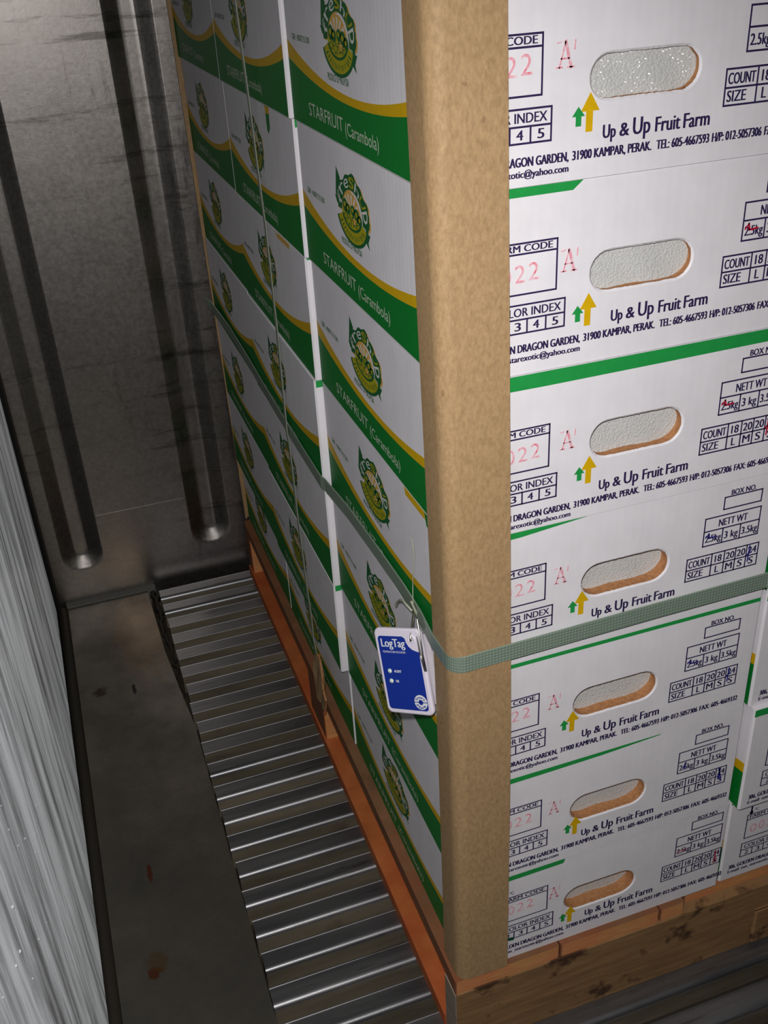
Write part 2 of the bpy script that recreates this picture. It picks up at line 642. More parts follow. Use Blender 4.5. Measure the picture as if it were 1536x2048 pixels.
bar_round, bar_sharp = bar_mesh(7.0), bar_mesh(0.9)
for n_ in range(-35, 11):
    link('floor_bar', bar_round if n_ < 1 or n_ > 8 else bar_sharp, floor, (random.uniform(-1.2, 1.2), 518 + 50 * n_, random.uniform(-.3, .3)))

b = MB()
b.box(-420, 2100, -1260, YB + 14, 2120, 2140, 'shell')
struct(b.build('ceiling'))
b = MB()
b.box(-420, 2100, -1270, -1251, -150, 2120, 'shell')
struct(b.build('wall_front'))
b = MB()
b.box(2100, 2120, -1260, YB + 14, -150, 2120, 'shell')
struct(b.build('wall_right'))

# ------------------------------------------------------------------ pallet
pal = empty('pallet', 'red-stained wooden pallet with dark spots under the stacked cartons', 'pallet', (0, 0, FZ))


def pb(name, x0, x1, y0, y1, z0, z1, k, front=None):
    b = MB()
    cx, cy, cz = (x0 + x1) / 2, (y0 + y1) / 2, (z0 + z1) / 2
    b.box(x0 - cx, x1 - cx, y0 - cy, y1 - cy, z0 - cz, z1 - cz, k, 1.2)
    if front:
        b.mi[0] = b.mat(front)
    return b.build(name, pal, (cx, cy, cz - FZ))


for x0, x1 in ((-10, 112), (114, 236), (238, 268), (276, 392), (410, 528), (548, 660), (690, 800)):
    pb('deck_board', x0, x1, -5 if x0 < 250 else 6, 1036, -16, 3, 'wood_top', 'wood_cut_and_lit')
for i, (y0, y1) in enumerate(((-7, 25), (506, 590), (1000, 1036))):
    o = pb('stringer', -9.5, 800, y0, y1, -114.6 if i == 0 else -94.5, -16.5, 'wood' if i == 0 else 'wood_red', None if i == 0 else 'wood_cut_and_lit')  # middle and rear stringers: flash-lit front painted as paler wood
    if i:
        o.data.materials.append(M['wood_top'])
        o.data.polygons[6].material_index = len(o.data.materials) - 1
b = MB()
b.box(-1.2, 0, -15.5, 15, -48, 47, 'wood_end', .3)
b.build('end_grain', pal, (-9.8, 9, -66 - FZ))
b = MB()
b.box(-22, 220, -5, 0, -27, 27, 'wood', 3)
b.build('front_block', pal, (388, -7.2, -80 - FZ))
for x0, x1 in ((-12, 92), (340, 440), (700, 800)):
    pb('bottom_board', x0, x1, 26, 1034, -114.8, -95, 'wood_red')


# ------------------------------------------------------------------ cartons
BW, BD, BH = 312.0, 374.0, 135.0


def ycurve(y):
    q = ((y - 178.0) / 204.0) ** 2
    t = 41 + 33 * q
    return t, 6.5 + 8.5 * q + (1.5 if y > 178 else 0) * q


def side_print_mesh():
    p = Print(side_fn)
    n = 26
    Y = [2.5 + (BD - 5) * i / n for i in range(n + 1)]
    top = [(y, ycurve(y)[0]) for y in Y]
    mid = [(y, ycurve(y)[0] - ycurve(y)[1]) for y in Y]
    bot = [(y, 0.6) for y in Y]
    p.strip(bot, mid, 'green', 0.15)
    p.strip(mid, top, 'yellow', 0.15)
    p.fn = sidet_fn
    p.text('STARFRUIT', -312, -209, 11.5, 11, 'ptxt', 0.0)
    p.text('(Carambola)', -203, -119, 10.5, 10, 'ptxt', 0.0)
    p.text('PRODUCE OF MALAYSIA', -243, -185, 48.5, 5.5, 'dgreen', 0.012)
    p.text('GBR : 400072151200', -352, -293, 71.5, 5.0, 'dgreen', 0.012)
    emblem(p, -205, 86)
    return p.mesh('side_print')


def emblem(p, cu, cv):
    """arched word over a sun, fruit heap and ribbon; all print"""
    # yellow offset print, then green arch
    def arc(uu, vv):                # unit arch: uu -1..1 along, vv 0..1 outward
        t = math.radians(90 - uu * 98 - 4)
        r0, r1 = 0.60, 1.0 + 0.05 * math.cos(uu * 9)
        rr = r0 + (r1 - r0) * vv
        return (cu + 46 * rr * math.cos(t), cv - 5 + 33 * rr * math.sin(t))
    n = 28
    for dx, dy, k, l in ((3.0, -0.8, 'orange', 0.2), (0, 0, 'dgreen', 0.28)):
        lo_ = [arc(-1 + 2 * i / n, 0.0) for i in range(n + 1)]
        hi_ = [arc(-1 + 2 * i / n, 0.86 + 0.14 * ((i // 2) % 2)) for i in range(n + 1)]
        p.strip([(a + dx, b_ + dy) for a, b_ in lo_], [(a + dx, b_ + dy) for a, b_ in hi_], k, l)
    p.poly([(cu - 47, cv + 4), (cu - 40, cv - 2), (cu - 31, cv + 20), (cu - 41, cv + 28)], 'dgreen', 0.31)
    p.poly([(cu + 30, cv - 6), (cu + 40, cv - 16), (cu + 46, cv + 2), (cu + 38, cv + 12)], 'dgreen', 0.31)
    word = 'freshUp'
    for i, ch in enumerate(word):
        a = -0.92 + 1.84 * i / 7
        bz = a + 1.84 / 7 * 0.9

        def wp(u, v, a=a, bz=bz):
            return arc(a + (bz - a) * u, 0.10 + 0.80 * v)
        p.text(ch, 0.02, 0.98, 0.05, 0.78 if ch not in 'resp' else 1.15, 'olive' if i in (3, 5) else 'pwhite', 0.0, 0.36, wp)
    # sun
    p.ell(cu - 3, cv - 8, 27, 21, 'orange', 0.3, 22, 0, 180)
    for t in (40, 62, 84, 106, 128):
        a, c = math.radians(t - 5), math.radians(t + 5)
        p.poly([(cu - 3, cv - 7), (cu - 3 + 25 * math.cos(a), cv - 8 + 19 * math.sin(a)), (cu - 3 + 25 * math.cos(c), cv - 8 + 19 * math.sin(c))], 'pwhite', 0.36)
    # leaf mound and fruit
    p.ell(cu - 3, cv - 9, 27, 10, 'olive', 0.38, 22)
    rnd = random.Random(3)
    for (u, v, r) in ((-20, -1, 6), (-12, -3, 5), (2, -2, 5), (12, -4, 6), (20, -7, 5)):
        p.ell(cu + u, cv + v, r * 1.25, r, 'dgreen', 0.42, 9)
        p.ell(cu + u - 1, cv + v + .6, r * .55, r * .4, 'olive', 0.46, 7)
    for (u, v, r) in ((6, -10, 7.5), (17, -13, 5.5), (-8, -12, 6), (-19, -10, 5)):
        st = []
        for i in range(10):
            q = r * (1.0 if i % 2 == 0 else 0.48)
            st.append((cu + u + 1.25 * q * math.cos(.63 * i + .3), cv + v + q * math.sin(.63 * i + .3)))
        for i in range(10):
            p.poly([(cu + u, cv + v), st[i], st[(i + 1) % 10]], 'dgreen', 0.5)
        for i in range(10):
            q1, q2 = st[i], st[(i + 1) % 10]
            sh = lambda q: (cu + u + (q[0] - cu - u) * .66, cv + v + (q[1] - cv - v) * .66)
            p.poly([(cu + u, cv + v), sh(q1), sh(q2)], 'olive' if u != 6 else 'orange', 0.54)
    # ribbon
    for rr, k, l in (((1.12, .62), 'dgreen', 0.58), ((1.0, .72), 'olive', 0.62)):
        A = [math.radians(196 + 150 * i / 18) for i in range(19)]
        o = [(cu - 2 + 40 * rr[0] * math.cos(t), cv - 7 + 23 * rr[0] * math.sin(t)) for t in A]
        q = [(cu - 2 + 40 * rr[1] * math.cos(t), cv - 5 + 21 * rr[1] * math.sin(t)) for t in A]
        p.strip(o, q, k, l)
    for i in range(13):
        t = math.radians(212 + 118 * i / 12)
        c, s_ = math.cos(t), math.sin(t)
        p.line((cu - 2 + 40 * .80 * c, cv - 6.4 + 22 * .80 * s_), (cu - 2 + 40 * .94 * c + rnd.uniform(-2, 2), cv - 6.4 + 22 * .94 * s_), 1.3, 'dgreen', 0.66)
    p.poly([(cu - 44, cv - 3), (cu - 49, cv + 3), (cu - 38, cv + 2), (cu - 34, cv - 6)], 'dgreen', 0.6)
    p.poly([(cu + 36, cv - 12), (cu + 47, cv - 13), (cu + 41, cv - 20), (cu + 44, cv - 26), (cu + 33, cv - 20)], 'dgreen', 0.6)


def front_print_mesh():
    p = Print(front_fn)
    n = 'navy'
    W = 1.35
    # thermometer, farm code, colour index
    p.ell(33, 98.5, 2.6, 2.6, n, .2, 10)
    p.line((33, 99), (33, 107), 2.4, n)
    p.text('\u00b0C', 37, 42, 99.5, 4.5, n, 0.01)
    p.rect(29, 80.5, 59, 95.5, W, n)
    p.line((29, 88), (80.5, 88), W, n)
    p.text('FARM CODE', 32, 77, 89.6, 4.8, n, 0.02)
    p.rect(27.5, 88, 30, 51.3, W, n)
    p.line((27.5, 40.5), (88, 40.5), W, n)
    for x in (42.8, 58, 73):
        p.line((x, 40.5), (x, 30), W, n)
    p.text('COLOR INDEX', 31, 85, 42.8, 6.2, n, 0.016)
    for x, s in ((33, '2'), (48, '3'), (62.6, '4'), (78, '5')):
        p.text(s, x, x + 5.2, 32.2, 6.2, n, 0.02)
    # farm name and address
    for s, a, c, cap in (('Up', 126.6, 136.8, 8.6), ('&', 139.4, 147.2, 8.6), ('Up', 149.6, 163.4, 11.0), ('Fruit', 167, 187, 9.6), ('Farm', 189.2, 210.5, 9.6)):
        p.text(s, a, c, 27.0, cap, n, 0.03)
    for s, a, c in (('306, GOLDEN DRAGON GARDEN,', 14, 101.8), ('31900 KAMPAR, PERAK.', 104.2, 165.5), ('TEL: 605-4667593', 169, 211.6),
                    ('H/P: 012-5057306', 213.6, 255), ('FAX: 605-4669332', 257, 301)):
        p.text(s, a, c, 15.2, 6.0, n, 0.028)
    p.text('E-mail: sun_starexotic@yahoo.com', 14, 102, 8.2, 4.6, n, 0.022)
    # right hand tables
    p.text('BOX NO.', 257.8, 283.6, 119.2, 5.2, n, 0.022)
    p.rect(252, 290.3, 106, 118, W, n)
    p.rect(234.6, 291.6, 71.8, 100.2, W, n)
    p.line((234.6, 86.8), (291.6, 86.8), W, n)
    p.line((254, 86.8), (254, 71.8), W, n)
    p.line((272.3, 86.8), (272.3, 71.8), W, n)
    p.text('NETT WT', 248.6, 278.4, 89.6, 7.2, n, 0.022)
    p.text('2.5kg', 236.2, 252.8, 75.4, 7.2, n, 0.022)
    p.text('3 kg', 256, 270.4, 75.4, 7.2, n, 0.022)
    p.text('3.5kg', 273.8, 290.6, 75.4, 7.2, n, 0.022)
    p.rect(220.3, 295, 38.2, 61.8, W, n)
    p.line((220.3, 49.7), (295, 49.7), W, n)
    for x in (246, 259.2, 271, 282.8):
        p.line((x, 38.2), (x, 61.8), W, n)
    p.text('COUNT', 222, 244.4, 52, 7.2, n, 0.022)
    p.text('SIZE', 222.2, 238, 40.6, 7.2, n, 0.022)
    for x, a, c in ((248, '18', 'L'), (260.6, '20', 'M'), (272.2, '20', 'S'), (284, '24', 'S')):
        p.text(a, x + (1.2 if a == '18' else 0), x + (8.6 if a == '18' else 9.4), 52, 7.2, n, 0.022)
        wdt = {'L': 4.2, 'M': 7.4, 'S': 5.4}[c]
        p.text(c, x + 4.6 - wdt / 2, x + 4.6 + wdt / 2, 40.6, 7.2, n, 0.022)
    return p.mesh('front_print')


def arrow_mesh(k):
    p = Print(front_fn)
    if k == 'yellow':
        p.poly([(114.2, 38.5), (119.4, 38.5), (119.4, 51.5), (117, 51.5), (114.2, 51.5)], 'yellow', .2)
        p.poly([(110.2, 51.5), (114.2, 51.5), (119.4, 51.5), (124.2, 51.5), (117, 63.4)], 'yellow', .2)
    else:
        p.poly([(106.6, 42.6), (110.8, 42.6), (110.8, 48.8), (106.6, 48.8)], 'edge', .24)
        p.poly([(103.8, 48.8), (106.6, 48.8), (110.8, 48.8), (113.4, 48.8), (108.4, 55)], 'edge', .24)
    return p.mesh(k + '_arrow')


ARROWS = [(k + '_arrow', arrow_mesh(k)) for k in ('yellow', 'green')]


def stamp_mesh(jit, faint):
    p = Print(front_fn)
    r = random.Random(jit)
    dx, dz = r.uniform(-1, 1), r.uniform(-2.0, 2.0)
    for i, s in enumerate('0022'):
        u = 37 + i * 10.8 + dx
        z = 67.5 + dz + 0.9 * i
        p.text(s, u, u + 8, z, 12.5, 'stamp', 0.0, 0.3)
    u, z = 95.5 + dx, 72.5 + dz
    p.line((u + 1.2, z), (u + 5.2, z + 15), 1.1, 'stamp', .3)
    p.line((u + 9.6, z), (u + 5.4, z + 15), 2.2, 'stamp', .3)
    p.line((u + 2.4, z + 5.2), (u + 8, z + 5.2), 1.0, 'stamp', .3)
    p.line((u - 0.8, z), (u + 3.2, z), 1.0, 'stamp', .3)
    p.line((u + 7, z), (u + 11.8, z), 1.0, 'stamp', .3)
    p.line((u + 12.2, z + 15.4), (u + 11.8, z + 10.5), 1.0, 'stamp', .3)
    p.line((u - 0.6, z + 14.6), (u + 2.2, z + 15.2), 0.8, 'stamp', .3)
    return p.mesh('red_stamp')


def pen_mesh(kind, k, part=0):
    p = Print(front_fn)
    line_ = p.line
    p.line = lambda a, b, wd, kk, l: line_(a, b, wd, kk, l) if (a[0] > 265) == bool(part) else None
    if kind in (1, 2):
        p.line((236.8, 80.6), (239.6, 84.2), 1.3, k, .34)
        p.line((239.6, 84.2), (240.6, 80.0), 1.5, k, .34)
        p.line((240.2, 79.6), (247.4, 80.2), 1.5, k, .34)
    if kind == 2:
        p.line((285.6, 60), (285.0, 44), 1.5, k, .34)
        p.line((283.4, 51), (288.4, 53.6), 1.3, k, .34)
    if kind == 3:
        p.line((240.4, 78), (243.6, 85), 1.4, k, .34)
        p.line((286, 61), (289.6, 44), 1.8, k, .34)
        p.line((287.4, 60), (286.2, 47), 2.2, k, .34)
        p.line((242.4, 76.8), (242.8, 84), 1.8, k, .34)
    if kind == 4:
        p.line((236.4, 79), (247.6, 79), 1.2, k, .34)
        p.line((288, 60), (288.6, 41), 1.5, k, .34)
        p.line((285.4, 42), (291, 45), 1.2, k, .34)
    if kind == 5:
        p.line((30.5, 36), (40.5, 34), 5.0, k, .34)
    return p.mesh('pen_mark') if p.f else None


def body_mesh(hole, dep=12.0):
    """white box; hole = (x0, x1, z0, z1) of the hand hole, or None"""
    b = MB()
    c, Z = 2.0, BH - 0.7
    w_, d_ = BW, BD
    ring = [(c, 0), (w_ - c, 0), (w_, c), (w_, d_ - c), (w_ - c, d_), (c, d_), (0, d_ - c), (0, c)]
    for i in range(8):
        p, q = ring[i], ring[(i + 1) % 8]
        if i == 0 and hole:
            continue
        b.face([(p[0], p[1], 0), (q[0], q[1], 0), (q[0], q[1], Z), (p[0], p[1], Z)], 'white')
    b.face([(p[0], p[1], Z) for p in ring], 'white')
    b.face([(p[0], p[1], 0) for p in reversed(ring)], 'white')
    if hole:
        x0, x1, z0, z1 = hole
        cx, cz = (x0 + x1) / 2, (z0 + z1) / 2
        r = (z1 - z0) / 2
        L = (x1 - x0) / 2 - r

        def stad(t, grow):
            dx, dz = math.cos(t), math.sin(t)
            rr = r + grow
            if abs(dz) > 1e-6 and abs(rr / dz * dx) <= L:
                k = rr / abs(dz)
            else:
                sx = L if dx > 0 else -L
                k = dx * sx + math.sqrt(max(0, (dx * sx) ** 2 - L * L + rr * rr))
            return cx + k * dx, cz + k * dz

        def rect(t):
            dx, dz = math.cos(t), math.sin(t)
            k = 1e9
            if dx > 1e-9: k = min(k, (w_ - c - cx) / dx)
            if dx < -1e-9: k = min(k, (c - cx) / dx)
            if dz > 1e-9: k = min(k, (Z - cz) / dz)
            if dz < -1e-9: k = min(k, (0 - cz) / dz)
            return cx + k * dx, cz + k * dz
        an = [2 * math.pi * i / 72 for i in range(72)]
        # denser round the two ends
        for base_ in (0, math.pi):
            an += [base_ + math.radians(q) for q in (-22, -17, -13, -8, -3, 3, 8, 13, 17, 22)]
        an += [math.atan2(zz - cz, xx - cx) % (2 * math.pi) for xx in (c, w_ - c) for zz in (0, Z)]
        an = sorted(set(round(a % (2 * math.pi), 6) for a in an))
        rnd = random.Random(int(x0 * 10))
        jit = [rnd.uniform(-.25, .25) for _ in an]
        outer = [(*rect(a),) for a in an]
        r0 = [(p[0], 0, p[1]) for p in outer]
        r1 = [(p[0], 0.0, p[1]) for p in [stad(a, 1.6) for a in an]]
        r2 = [(p[0], 1.3, p[1]) for p in [stad(a, j) for a, j in zip(an, jit)]]
        r3 = [(p[0], 4.6, p[1]) for p in [stad(a, j * 2) for a, j in zip(an, jit)]]
        r3b = [(p[0], 5.4, p[1]) for p in [stad(a, 0.6) for a in an]]
        r4 = [(p[0], dep, p[1]) for p in [stad(a, -j) for a, j in zip(an, jit)]]
        b.grid([r1, r0], 'white', False, True)
        b.grid([r2, r1], 'white', False, True)
        b.grid([r4, r3b, r3, r2], 'inner', False, True)
    return b.mesh('box_body')


def foam_mesh(hole, dep=12.0):
    x0, x1, z0, z1 = hole
    b = MB()
    n = 12
    rows = []
    for j in range(6):
        rows.append([(x0 - 8 + (x1 - x0 + 16) * i / n, dep - 0.4 + 0.8 * math.sin(i * 1.3 + j), z0 - 8 + (z1 - z0 + 16) * j / 5) for i in range(n + 1)])
    b.grid(rows, 'foam', True)
    return b.mesh('foam_sheet')


def edge_mesh(pts):
    """green fold along the top front edge: pts are (x, depth below top)"""
    p = Print(front_fn)
    T = BH - 0.7
    p.strip([(x, T - d) for x, d in pts], [(x, T) for x, d in pts], 'edge', 0.22)
    return p.mesh('green_edge')


SIDE = side_print_mesh()
FRONT = front_print_mesh()
BODY0 = body_mesh(None)
ZB = [812.0, 676.0, 540.0, 405.0, 267.5, 132.0, 3.2]
AX = [-5.0, -2.5, -0.5, 0.0, 0.0, 1.0, 3.0]
AY = [-1.2, 0.6, -0.4, 0.3, 0.5, 0.9, 1.6]
HOLES = [(104, 186, 862, 889.5), (112, 196, 729, 758), (119, 202, 591.5, 622.5), (118.5, 203, 456, 488), (117, 204, 318.5, 350.5), (120, 204, 181, 214), (119, 203, 48.5, 84)]
STX = [-16, -7, -3, -4, -5, 0, 4]
TXT = [(114 - 126.6, 837 - 812 - 27.0), (130 - 126.6, 706 - 676 - 28.0), (128 - 126.6, 563 - 540 - 27.5), (129 - 126.6, 435 - 405 - 28.0), (0.0, 0.0), (133 - 126.6, 159 - 132 - 27.5), (144 - 126.6, 31 - 3 - 27.5)]
EDGE = [None, [(2, 6.5), (97, 6.2), (104.5, 0.3)], [(2, 11.5), (80, 12), (180, 11.5), (310, 10.5)], [(2, 7.5), (60, 5.5), (120, 0.2)],
        [(2, 4.6), (120, 4.2), (310, 4.4)], [(2, 6.8), (80, 6), (150, 4.5), (214, 1.0), (215, 0.2)], [(2, 6.8), (70, 6.6), (112, 6.0), (114, 0.2)]]
PEN = [None, (1, 'red'), (2, 'red'), (2, 'blue'), (2, 'blue'), (3, 'blue'), (4, 'red')]
ORD = ['topmost', 'second from the top', 'third from the top', 'fourth from the top', 'fifth from the top', 'sixth from the top', 'lowest']
DEP = [6.5, 7.0, 9.5, 12.5, 12.0, 13.0, 15.0]
ARR = [(-13.3, -8.1), (-6.4, -9.5), (1.0, -7.6), (1.4, -3.5), (-1.2, -0.5), (8.5, -6.2), (8.9, -12.6)]
LAB_A = ['topmost white carton of the near corner stack, cut off by the photo top',
         'second carton from the top in the near corner stack, with a short green fold',
         'third carton from the top in the near corner stack, under a full green fold',
         'carton in the near corner stack whose front the woven strap crosses',
         'carton just below the woven strap in the near corner stack, behind the logger',
         'second lowest carton of the near corner stack, green fold fading rightwards',
         'lowest carton of the near corner stack, resting on the pallet']
LAB_B = ['topmost carton of the middle stack on the left face, cut off by the photo top',
         'second carton from the top in the middle stack, with a torn green scrap',
         'third carton from the top in the middle stack, with a torn yellow tab',
         'fourth carton from the top in the middle stack behind the thin upright strap',
         'fifth carton from the top in the middle stack, under the sloping woven strap',
         'second lowest carton of the middle stack, its white front edge sticking out',
         'lowest carton of the middle stack, just above the torn cardboard pad']
GA, GB, GC, GD = ('cartons in the near corner stack', 'cartons in the middle stack of the left face', 'cartons in the rear stack of the left face', 'cartons in the right-hand stack')


def carton(x, y, z, label, group, hole=None, front=None, edge=None, pen=None, stamp=None, sy=1.0, h=None, dep=12.0, arrow=None, stx=-6.0):
    t = empty('carton', label, 'carton', (x, y, z), group)
    o = link('box_body', body_mesh(hole, dep) if hole else BODY0, t)
    o.scale = (1, sy, (h or 134.3) / 134.3)
    o = link('side_print', SIDE, t)
    o.scale = (1, sy, 1)
    if hole:
        link('foam_sheet', foam_mesh(hole, dep), t)
    if front:
        link('front_print', FRONT, t, (front[0], 0, front[1]))
        for nm, me in ARROWS:
            if arrow:
                link(nm, me, t, (arrow[0], 0, arrow[1]))
        if stamp is not None:
            link('red_stamp', stamp_mesh(stamp, 0), t, (stx, 0, front[1]))
        if pen:
            for part in (0, 1):
                me = pen_mesh(pen[0], pen[1], part)
                if me:
                    link('pen_mark', me, t, (front[0], 0, front[1]))
    if edge:
        o = link('green_edge', edge_mesh(edge), t, (0, 0, (h or 134.3) - 134.3))
    return t


def height(i):
    return (ZB[i - 1] - ZB[i] - 0.7) if i else 134.3


for i in range(7):
    hx0, hx1, hz0, hz1 = HOLES[i]
    hole = (hx0 - AX[i], hx1 - AX[i], hz0 - ZB[i], hz1 - ZB[i])
    c = carton(AX[i], AY[i], ZB[i], LAB_A[i], GA,
               hole, (TXT[i][0] - AX[i], TXT[i][1]), EDGE[i], PEN[i], i * 3 + 1, 1.0, height(i), DEP[i], (ARR[i][0] - AX[i], ARR[i][1]), STX[i] - AX[i])
    if i == 3:      # torn fold under the box above
        p = Print(side_fn)
        p.poly([(62, 134), (112, 134), (109, 127), (60, 127)], 'yellow', .5)
        p.poly([(4, 134), (62, 134), (58, 122), (4, 122)], 'green', .45)
        p.build('torn_fold', c)
    if i == 6:
        p = Print(front_fn)
        link('pen_mark', pen_mesh(5, 'gpen'), c, (TXT[6][0] - AX[6], 0, TXT[6][1] - 4))

BOFF = [-3.2, -3, -5.5, -8.5, -7.5, -9, -1]
SB, SCC = 343 / BD, 322 / BD
EB = [(2, 8), (60, 8)]
for i in range(7):
    c = carton(AX[i] + BOFF[i], 377, ZB[i], LAB_B[i], GB, edge=EB if i not in (0, 2) else [(2, 2), (60, 2)], sy=SB, h=height(i))
    if i == 1:
        p = Print(side_fn)
        p.poly([(96, 134), (116, 134), (114, 126), (98, 127)], 'yellow', .5)
        p.poly([(98, 127), (114, 126), (113, 110), (108, 106), (100, 112)], 'green', .5)
        p.build('torn_scrap', c)
    if i == 2:
        p = Print(side_fn)
        p.poly([(62, 135), (120, 135), (118, 129), (64, 129)], 'orange', .5)
        p.build('torn_tab', c)
for i in range(7):
    carton(AX[i] + BOFF[i] * 0.75, 377 + 345.5, ZB[i], f'{ORD[i]} white carton of the rear stack beside the ribbed wall', GC, sy=SCC, h=height(i))
DZ = [None, None, None, 408.0, 268.0, 128.0, 3.2]
DX = [0, 0, 0, 317.0, 316.5, 319.5, 319.0]
DY = [0, 0, 0, -0.5, -0.5, -7.0, 4.0]
for i in (3, 4, 5, 6):
    hole = (117, 203, 50, 84)
    carton(DX[i], DY[i], DZ[i], f'{("topmost", "second from the top", "second lowest", "lowest")[i - 3]} carton of the right-hand stack cut by the photo edge', GD, hole, (-4.0, -3.0 if i < 6 else 1.0),
           [(0.5, 9), (310, 9)] if i == 4 or i == 5 else [(0.5, 3), (310, 3)], None, i * 5, 1.0,
           (DZ[i - 1] - DZ[i] - 0.7) if i > 3 else 134.3)

# ------------------------------------------------------------------ edge protectors
b = MB()


def prot_profile(lx, ly, t=5.0, r=13.0):
    outer = [(lx, -t)]
    for k in range(7):
        a = math.radians(270 - 90 * k / 6)
        outer.append((-t + r + r * math.cos(a), -t + r + r * math.sin(a)))
    outer.append((-t, ly))
    inner = [(0, ly)]
    for k in range(7):
        a = math.radians(180 + 90 * k / 6)
        inner.append((1.0 + 1.0 * math.cos(a), 1.0 + 1.0 * math.sin(a)))
    inner.append((lx, 0))
    return outer + inner


def prot_row(z):
    f = z / 930.0
    dx = -1.7 - 6.6 * max(0, f - .35) / .65 + 0.8 * math.sin(f * 3.14)
    return [(x + dx, y - 2.0, z) for x, y in prot_profile(50.5 - 2.5 * max(0, f - .4), 36)]


rows = [prot_row(z) for z in (4.5, 100, 220, 340, 460, 580, 700, 820, 945)]
b.grid(rows, 'kraft', True, True)
b.face(list(reversed(rows[0])), 'kraft')
b.face(rows[-1], 'kraft')
o = b.build('edge_protector')
for pl in o.data.polygons:
    pl.use_smooth = len(pl.vertices) == 4
md = o.modifiers.new('edges', 'EDGE_SPLIT')
md.split_angle = math.radians(40)
tag(o, 'tall brown cardboard edge protector on the near corner of the cartons', 'edge protector', 'cardboard edge protectors')
b = MB()
prof = [(-15, 1046), (-15, 1040), (-12.5, 1040), (-12.5, 1046), (60, 1046), (60, 1050), (-14, 1050)]
rows = [[(x + 10.5 - 10.0 * z / 945, y, z) for x, y in prof] for z in (4, 250, 500, 750, 945)]
b.grid(rows, 'kraft', False, True)
b.face(list(reversed(rows[0])), 'kraft')
b.face(rows[-1], 'kraft')
tag(b.build('edge_protector'), 'thin brown edge protector at the far corner beside the ribbed wall', 'edge protector', 'cardboard edge protectors')


# ------------------------------------------------------------------ straps
def ribbon(path, wd, th, k):
    """path of (x, y, z, nx, ny): width along z"""
    b = MB()
    rows = []
    for x, y, z, nx, ny in path:
        h = wd / 2
        rows.append([(x, y, z - h), (x + nx * th, y + ny * th, z - h + .5), (x + nx * th, y + ny * th, z + h - .5), (x, y, z + h)])
    b.grid(rows, k, False, True)
    for pl in (rows[0], list(reversed(rows[-1]))):
        b.face(pl, k)
    return b


path = []
for x, z, y in ((640, 434, -13), (480, 432, -13), (316, 430.5, -12), (306, 430, -7.5), (200, 428, -6.4), (133, 427.5, -7.0), (60, 426.5, -7.4), (20, 426, -7.4)):
    path.append((x, y, z, 0, -1))
for k in range(1, 8):
    a = math.radians(270 - 90 * k / 8)
    path.append((8.5 + 14.6 * math.cos(a), 7 + 14.6 * math.sin(a), 425.5 - .2 * k, math.cos(a), math.sin(a)))
for y, z, x in ((12, 424.5, -6.5), (36, 424, -6.8), (70, 424, -4), (120, 422, -2.2), (200, 419, -2.2), (300, 415.5, -3.5), (368, 414, -8), (378, 414, -10.4), (480, 415.5, -10.6), (620, 420, -10.8), (760, 423, -9), (900, 426, -8.6), (1030, 428, -13), (1039, 428, -15.5), (1048, 428, -17)):
    path.append((x, y, z, -1, 0))
tag(ribbon(path, 17.0, 1.2, 'strap').build('strap'), 'grey-green woven strap running around the stack across the edge protector', 'strap')

b = MB()
rows = []
for z, y, x in ((948, 535, -16), (905, 534, -15.5), (822, 530, -14), (700, 528, -12), (677, 528, -11.2), (560, 526, -11.5), (440, 525, -13.2), (418, 525, -13.6), (396, 525, -12.4), (290, 524, -12), (176, 514, -12), (130, 509, -11.5), (100, 505, -13), (84, 501, -12.0), (40, 497, -11.9), (-6, 494, -11.8)):
    rows.append([(x, y - 4.5, z), (x - 1.2, y - 4, z), (x - 1.2, y + 4, z), (x, y + 4.5, z)])
b.grid(rows, 'strap2', False, True)
b.face(rows[0], 'strap2')
b.face(list(reversed(rows[-1])), 'strap2')
tag(b.build('strap'), 'thin upright strap running down the middle stack to the pallet', 'strap')

# crumpled cardboard pad under the thin strap
b = MB()
rnd = random.Random(5)
rows = []
for j in range(9):
    z = -12 + 12.5 * j
    wd = 25 * math.sin(math.pi * (0.16 + 0.84 * min(1, j / 8.2))) ** 0.6 + 3
    row = []
    for i in range(7):
        y = 478 + (i / 3.0 - 1) * wd + (8 - j) * 1.2 + (rnd.uniform(-3, 3) if i in (0, 6) else 0)
        row.append((-12.6 + 1.2 * math.sin(i * 2.1 + j) - (2.0 if i in (0, 6) else 0), y, z))
    rows.append(row)
front = [[(x - 2.4, y, z) for x, y, z in r_] for r_ in rows]
b.grid([list(reversed(r_)) for r_ in front], 'kraft')
b.grid(rows, 'kraft')
edge_f = [r_[0] for r_ in front] + front[-1] + [r_[-1] for r_ in reversed(front)] + list(reversed(front[0]))
edge_b = [r_[0] for r_ in rows] + rows[-1] + [r_[-1] for r_ in reversed(rows)] + list(reversed(rows[0]))
b.grid([edge_b, edge_f], 'inner', False, True)
tag(b.build('cardboard_pad'), 'torn brown cardboard pad pinched under the thin upright strap', 'cardboard')

